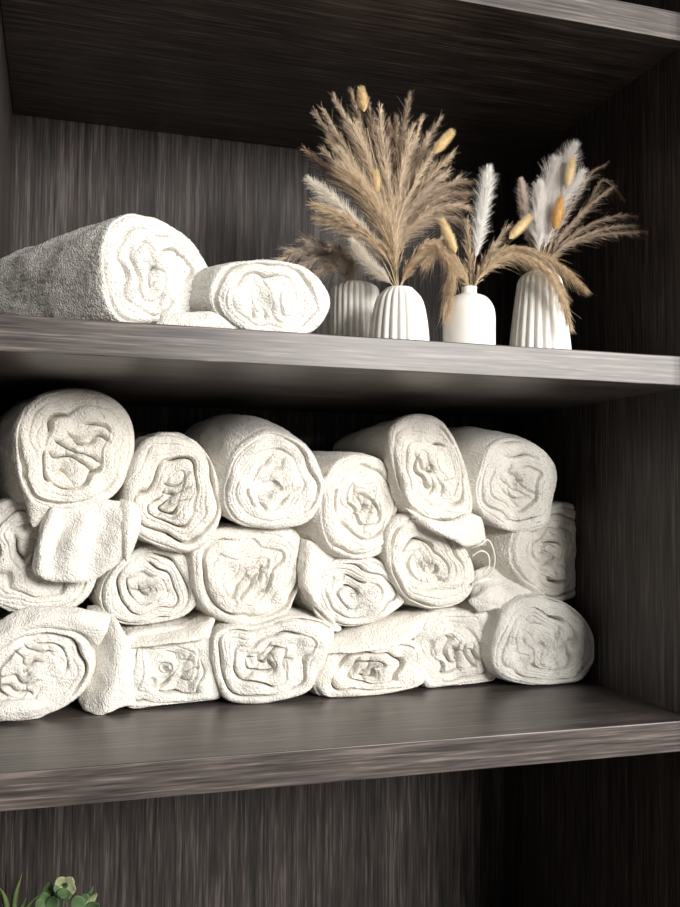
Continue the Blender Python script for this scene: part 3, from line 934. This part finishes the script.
# bouquet in the shadowed vase behind
M0 = (354, 292, .19)
GD = 'dark drooping grasses of the shadowed ribbed vase'
for k, (tip, mid1, mid2) in enumerate([((279, 260), (345, 262), (310, 250)), ((303, 240), (348, 258), (325, 246)), ((288, 250), (346, 266), (315, 254)),
                                       ((313, 276), (345, 272), (328, 268)), ((298, 268), (346, 268), (322, 258)), ((330, 246), (352, 262), (342, 250))]):
    lb = ['dark brown grass reaching farthest left over the small rolled towel', 'dark brown grass with the highest tip, left of the fan',
          'dark brown grass second lowest of those above the small towel', 'short dark brown grass hanging lowest beside the small towel',
          'dark brown grass in the middle of the dark cluster', 'short dark brown grass close behind the short whitish plume'][k]
    grass('drooping_grass_stem', lb, 'dried grass', [M0, (*mid1, .16), (*mid2, .13), (*tip, .10)], M_DARK, start=0.10, hl=0.030, ang=0.36, droop=0.1, branches=60, sub=12, group=GD, extra=160, r=0.0003)

# bouquet in the smooth white vase
M2 = (471, 294, .085)
grass('pampas_plume_stem', 'tall narrow white plume standing upright in the smooth vase', 'dried grass',
      [M2, (475, 262, .09), (481, 220, .10), (489, 168, .11)], M_WHITE, start=0.28, n=2600, hl=0.020, ang=0.5, droop=0.05, r=0.00032, taper=0.35)
GW = 'drooping golden grasses of the smooth white vase'
for lb, pts, mt, br in [
    ('golden grass arching right from the smooth vase, its tip farthest right', [M2, (482, 268, .08), (505, 250, .075), (535, 252, .07), (560, 266, .065), (584, 288, .06)], M_GOLD, 110),
    ('golden grass arching right and hanging down in front of the rightmost vase', [M2, (484, 272, .075), (508, 255, .07), (536, 262, .06), (557, 285, .055), (570, 326, .05)], M_GOLD, 120),
    ('golden grass arching right between the two longer arching ones', [M2, (480, 270, .085), (500, 254, .08), (528, 250, .07), (550, 266, .065), (566, 300, .06)], M_TAN, 100),
    ('golden grass arching left out of the smooth vase and hanging beside it', [M2, (462, 272, .08), (450, 256, .075), (438, 252, .07), (426, 262, .065)], M_GOLD, 60),
    ('golden grass hanging down over the left shoulder of the smooth vase', [M2, (464, 278, .075), (456, 272, .068), (450, 285, .060), (447, 314, .058)], M_GOLD, 60),
    ('thin upright tan grass left of the tall white plume', [M2, (470, 262, .09), (468, 240, .09), (467, 222, .09)], M_TAN, 34),
    ('thin tan grass rising right of the tall white plume', [M2, (482, 268, .09), (495, 245, .09), (508, 228, .09)], M_TAN, 34),
]:
    grass('drooping_grass_stem', lb, 'dried grass', pts, mt, start=0.08, hl=0.024, ang=0.36, droop=0.22, branches=br, sub=14, group=GW, extra=6 * br, r=0.0003)
bunny('yellow bunny tail leaning left of the tall white plume', (456, 253, .07), (441, 219, .07), [M2, (466, 275, .075)], rad=0.0062)
bunny('pale yellow bunny tail leaning right of the tall white plume', (509, 239, .075), (531, 216, .075), [M2, (482, 270, .08), (498, 254, .078)], mat=M_BUNNY, rad=0.0058)

# bouquet in the rightmost vase
M3 = (540, 280, .11)
GP = 'silver plumes of the rightmost vase'
for lb, pts, mt, nn, hh in [
    ('fluffy silver plume, tallest in the rightmost vase', [M3, (543, 240, .12), (555, 190, .13), (574, 146, .13)], M_GREY, 2600, 0.028),
    ('fluffy silver plume just left of the tallest one', [M3, (540, 240, .12), (546, 200, .13), (555, 160, .13)], M_GREY, 2300, 0.027),
    ('short fluffy silver plume leaning left of the taller silver ones', [M3, (538, 245, .11), (538, 215, .11), (540, 184, .11)], M_GREY, 1900, 0.022),
    ('pinkish brown plume, leftmost in the rightmost vase', [M3, (534, 250, .12), (526, 215, .12), (521, 180, .12)], M_PINK, 3600, 0.014),
    ('silver plume bending right under the yellow bunny tail', [M3, (545, 245, .12), (560, 205, .12), (583, 172, .12)], M_GREY, 1500, 0.024),
]:
    grass('pampas_plume_stem', lb, 'dried grass', pts, mt, start=0.28, n=nn, hl=hh, ang=0.5, droop=0.08, r=0.0003, group=GP, taper=0.4)
GS = 'brown wisps leaning right out of the rightmost vase'
for lb, pts in [
    ('long thin brown wisp reaching farthest right of all', [M3, (560, 250, .11), (595, 236, .10), (630, 233, .09), (658, 231, .09)]),
    ('long brown wisp second lowest on the right', [M3, (558, 248, .12), (590, 225, .12), (620, 216, .11), (640, 217, .11)]),
    ('thin brown wisp whose tip curls over at the upper right', [M3, (556, 245, .13), (585, 210, .14), (604, 180, .14), (624, 200, .14)]),
    ('thin brown wisp curving up highest on the right', [M3, (553, 240, .13), (575, 200, .14), (590, 175, .15), (606, 164, .15)]),
    ('thin brown wisp between the curling one and the silver plumes', [M3, (556, 244, .12), (580, 215, .12), (605, 193, .12), (612, 188, .12)]),
    ('brown wisp low on the right above the arching golden grass', [M3, (556, 252, .10), (580, 238, .10), (610, 228, .10), (635, 226, .10)]),
]:
    grass('drooping_grass_stem', lb, 'dried grass', pts, M_BROWN, start=0.12, hl=0.022, ang=0.34, droop=0.12, branches=52, sub=12, group=GS, extra=160, r=0.0003)
bunny('yellow bunny tail in front of the tallest silver plume', (567, 186, .11), (573, 158, .11), [M3, (548, 240, .11), (560, 205, .11)], rad=0.0056)
bunny('amber bunny tail low in the rightmost vase, below the yellow one', (555, 230, .10), (561, 197, .10), [M3, (547, 255, .105)], mat=M_AMBER, rad=0.0078)

# ------------------------------------------------------------------ potted succulents in the lower bay
LEAF = plain('green_succulent_leaf', (0.075, 0.13, 0.055), 0.5, 0.4, 0.25, 60)
LEAFL = plain('pale_succulent_leaf', (0.30, 0.33, 0.18), 0.5, 0.4, 0.3, 90)
BLADE = plain('grass_blade_green', (0.10, 0.14, 0.05), 0.5, 0.4, 0.3, 60)
POTM = plain('grey_pot', (0.35, 0.34, 0.33), 0.7, 0.3, 0.05, 80)
SOIL = plain('soil', (0.05, 0.035, 0.025), 0.9, 0.1, 0.3, 200)
pc = at(50, 895, .30)
plant = empty('potted_succulent', (pc[0], .30, ZB))
tag(plant, 'green leafy succulent arrangement whose tips show at the bottom left corner', 'plant')


def lathe(name, prof, loc, mat, parent, n=48):
    V, Fc = [], []
    for z, r in prof:
        for k in range(n):
            a = 2 * math.pi * k / n
            V.append((loc[0] + r * math.cos(a), loc[1] + r * math.sin(a), loc[2] + z))
    for i in range(len(prof) - 1):
        for k in range(n):
            k2 = (k + 1) % n
            Fc.append((i * n + k, i * n + k2, (i + 1) * n + k2, (i + 1) * n + k))
    Fc.append(tuple(range(n))[::-1])
    Fc.append(tuple((len(prof) - 1) * n + k for k in range(n)))
    return link(name, V, Fc, mat, parent)


zt = pc[2] - ZB
lathe('pot', [(0.0003, 0.05), (0.004, 0.058), (0.09, 0.068), (0.098, 0.070), (0.098, 0.064), (0.088, 0.063)], (pc[0], .30, ZB), POTM, plant)
lathe('soil', [(0.075, 0.06), (0.089, 0.062), (0.091, 0.03)], (pc[0], .30, ZB), SOIL, plant)


def leaf(base, tip, width, mat, up_, cup=0.25, th=0.0016, point=0.6, name='leaf'):
    base, tip = np.array(base), np.array(tip)
    d = tip - base
    Ln = np.linalg.norm(d)
    d /= Ln
    s_ = np.cross(d, up_); s_ /= np.linalg.norm(s_)
    nn = np.cross(s_, d)
    nu, nv = 12, 7
    T_, B_ = [], []
    for i in range(nu + 1):
        w = i / nu
        wd = width * (math.sin(math.pi * min(1, w ** point * 0.97 + 0.03)) ** 0.7 if w < 1 else 0.03) * 0.5 + 0.0006
        for j in range(nv):
            x = -1 + 2 * j / (nv - 1)
            c = base + d * Ln * w + s_ * x * wd + nn * (cup * wd * x * x - 0.10 * Ln * math.sin(w * math.pi))
            e_ = th * math.sqrt(max(0, 1 - x * x)) + 0.0001
            T_.append(c + nn * e_); B_.append(c - nn * e_)
    V = np.array(T_ + B_)
    o_ = len(T_)
    Fc = []
    for i in range(nu):
        for j in range(nv - 1):
            a = i * nv + j
            Fc.append((a, a + 1, a + nv + 1, a + nv))
            Fc.append((o_ + a, o_ + a + nv, o_ + a + nv + 1, o_ + a + 1))
        for j in (0, nv - 1):
            a = i * nv + j
            Fc.append((a, a + nv, o_ + a + nv, o_ + a) if j == 0 else (a, o_ + a, o_ + a + nv, a + nv))
    Fc.append(tuple(range(nv)) + tuple(o_ + k for k in reversed(range(nv))))
    return link(name, V, Fc, mat, plant)


soilp = np.array([pc[0], .30, ZB + 0.088])
def stalk(px, py, y):
    tubes('stalk', [[soilp + np.array([(px - 50) * 0.0004, 0, 0]), (soilp + at(px, py, y)) / 2 + np.array([0.004, 0, 0]), at(px, py, y)]], 0.0018, LEAF, plant, 6)
rc = (65, 888, .27)
stalk(*rc)
for (tx, ty, dy, wd, mt) in [(57, 878, -.005, .014, LEAFL), (72, 877, -.004, .014, LEAFL), (76, 890, -.008, .013, LEAFL), (60, 898, -.014, .013, LEAF), (53, 888, -.006, .012, LEAF), (66, 884, -.010, .006, LEAF), (68, 900, -.012, .013, LEAF)]:
    leaf(at(*rc), at(tx, ty, .27 + dy), wd, mt, np.array([0, -1.0, 0.3]), point=1.25)
rc2 = (82, 912, .27)
stalk(*rc2)
for (tx, ty, dy, wd, mt) in [(97, 893, -.005, .008, LEAFL), (86, 893, 0, .018, LEAF), (74, 896, -.005, .018, LEAF), (100, 905, -.01, .014, LEAF), (93, 886, .01, .006, LEAF)]:
    leaf(at(*rc2), at(tx, ty, .27 + dy), wd, mt, np.array([0, -1.0, 0.4]), point=1.0)
rc3 = (48, 912, .28)
stalk(*rc3)
for (tx, ty, dy, wd, mt) in [(48, 882, 0, .016, LEAF), (42, 892, -.01, .016, LEAF), (56, 896, -.014, .016, LEAF), (36, 900, -.01, .014, LEAF)]:
    leaf(at(*rc3), at(tx, ty, .28 + dy), wd, mt, np.array([0, -1.0, 0.4]), point=1.0)
for (bx, by, mx_, my_, tx, ty) in [(18, 960, 14, 905, 22, 873), (10, 960, 6, 905, -2, 885), (26, 960, 24, 915, 42, 892), (20, 960, 20, 915, 26, 898), (4, 960, -4, 925, -10, 895)]:
    P = catmull(np.array([at(bx, by, .29), at(mx_, my_, .28), at(tx, ty, .27)]), 8)
    nP = len(P)
    V, Fc = [], []
    for k in range(nP):
        wv = 0.0042 * (1 - (k / (nP - 1)) ** 2.5) + 0.0003
        for sx, sy in ((-1, 0.0), (0, 0.0012), (1, 0.0), (0, -0.0004)):
            V.append(P[k] + np.array([wv * sx, sy, 0]))
    for k in range(nP - 1):
        for s in range(4):
            s2 = (s + 1) % 4
            Fc.append((k * 4 + s, k * 4 + s2, (k + 1) * 4 + s2, (k + 1) * 4 + s))
    Fc.append((3, 2, 1, 0)); Fc.append(tuple((nP - 1) * 4 + s for s in range(4)))
    link('grass_blade', V, Fc, BLADE, plant)

# ------------------------------------------------------------------ the room
PAINT = plain('grey_wall_paint', (0.42, 0.40, 0.38), 0.8, 0.2, 0.02, 4)
FLOORM = plain('grey_floor', (0.25, 0.22, 0.20), 0.5, 0.4, 0.1, 6)
ZF = ZB - T - 0.35
tag(box('floor', (-3.5, -4.0, ZF - 0.05), (3.5, D + 0.06, ZF), FLOORM, bevel=0), kind='structure')
tag(box('wall_back', (-3.5, D + 0.02, ZF), (3.5, D + 0.06, 2.0), PAINT, bevel=0), kind='structure')
box('plinth', (XL0, 0.02, ZF + 0.0005), (XR0, D, ZB - T - 0.0005), WOOD_H, unit)
box('top_board', (XL0, PF, 1.3005), (XR0, D + 0.018, 1.3365), WOOD_H, unit)

# ------------------------------------------------------------------ light
def lamp(name, loc, to, power, size, col, shape='DISK', sy=None):
    ld = bpy.data.lights.new(name, 'AREA')
    ld.energy = power
    ld.size = size
    ld.shape = shape
    if sy: ld.size_y = sy
    ld.color = col
    o = bpy.data.objects.new(name, ld)
    C.objects.link(o)
    o.location = loc
    o.rotation_euler = (Vector(to) - Vector(loc)).to_track_quat('-Z', 'Y').to_euler()
    tag(o, kind='structure')
    return o


TO = (0.35, 0.15, 0.3)
# three tall panes of a window to the right, and a wide soft window behind the viewer
for (az, dist, z, pw) in [(34, 3.0, 1.10, 25), (42, 3.1, 1.10, 25), (50, 3.2, 1.10, 22)]:
    a = math.radians(az)
    lamp('window_light', (0.35 + dist * math.sin(a), -dist * math.cos(a), z), TO, pw, 0.16, (1.0, 0.965, 0.92), 'RECTANGLE', 1.1)
lamp('window_light', (1.38, -3.2, 1.05), TO, 86, 0.8, (1.0, 0.965, 0.92), 'RECTANGLE', 0.8)

wd = bpy.data.worlds.new('world')
SC.world = wd
wd.use_nodes = True
bg = wd.node_tree.nodes['Background']
bg.inputs[0].default_value = (1.0, 0.97, 0.93, 1)
bg.inputs[1].default_value = 0.12

SC.view_settings.view_transform = 'Standard'
SC.view_settings.look = 'None'
SC.view_settings.gamma = 1.0
SC.view_settings.exposure = 0.45
SC.view_settings.use_curve_mapping = False

SC.cycles.max_bounces = 16
SC.cycles.diffuse_bounces = 8
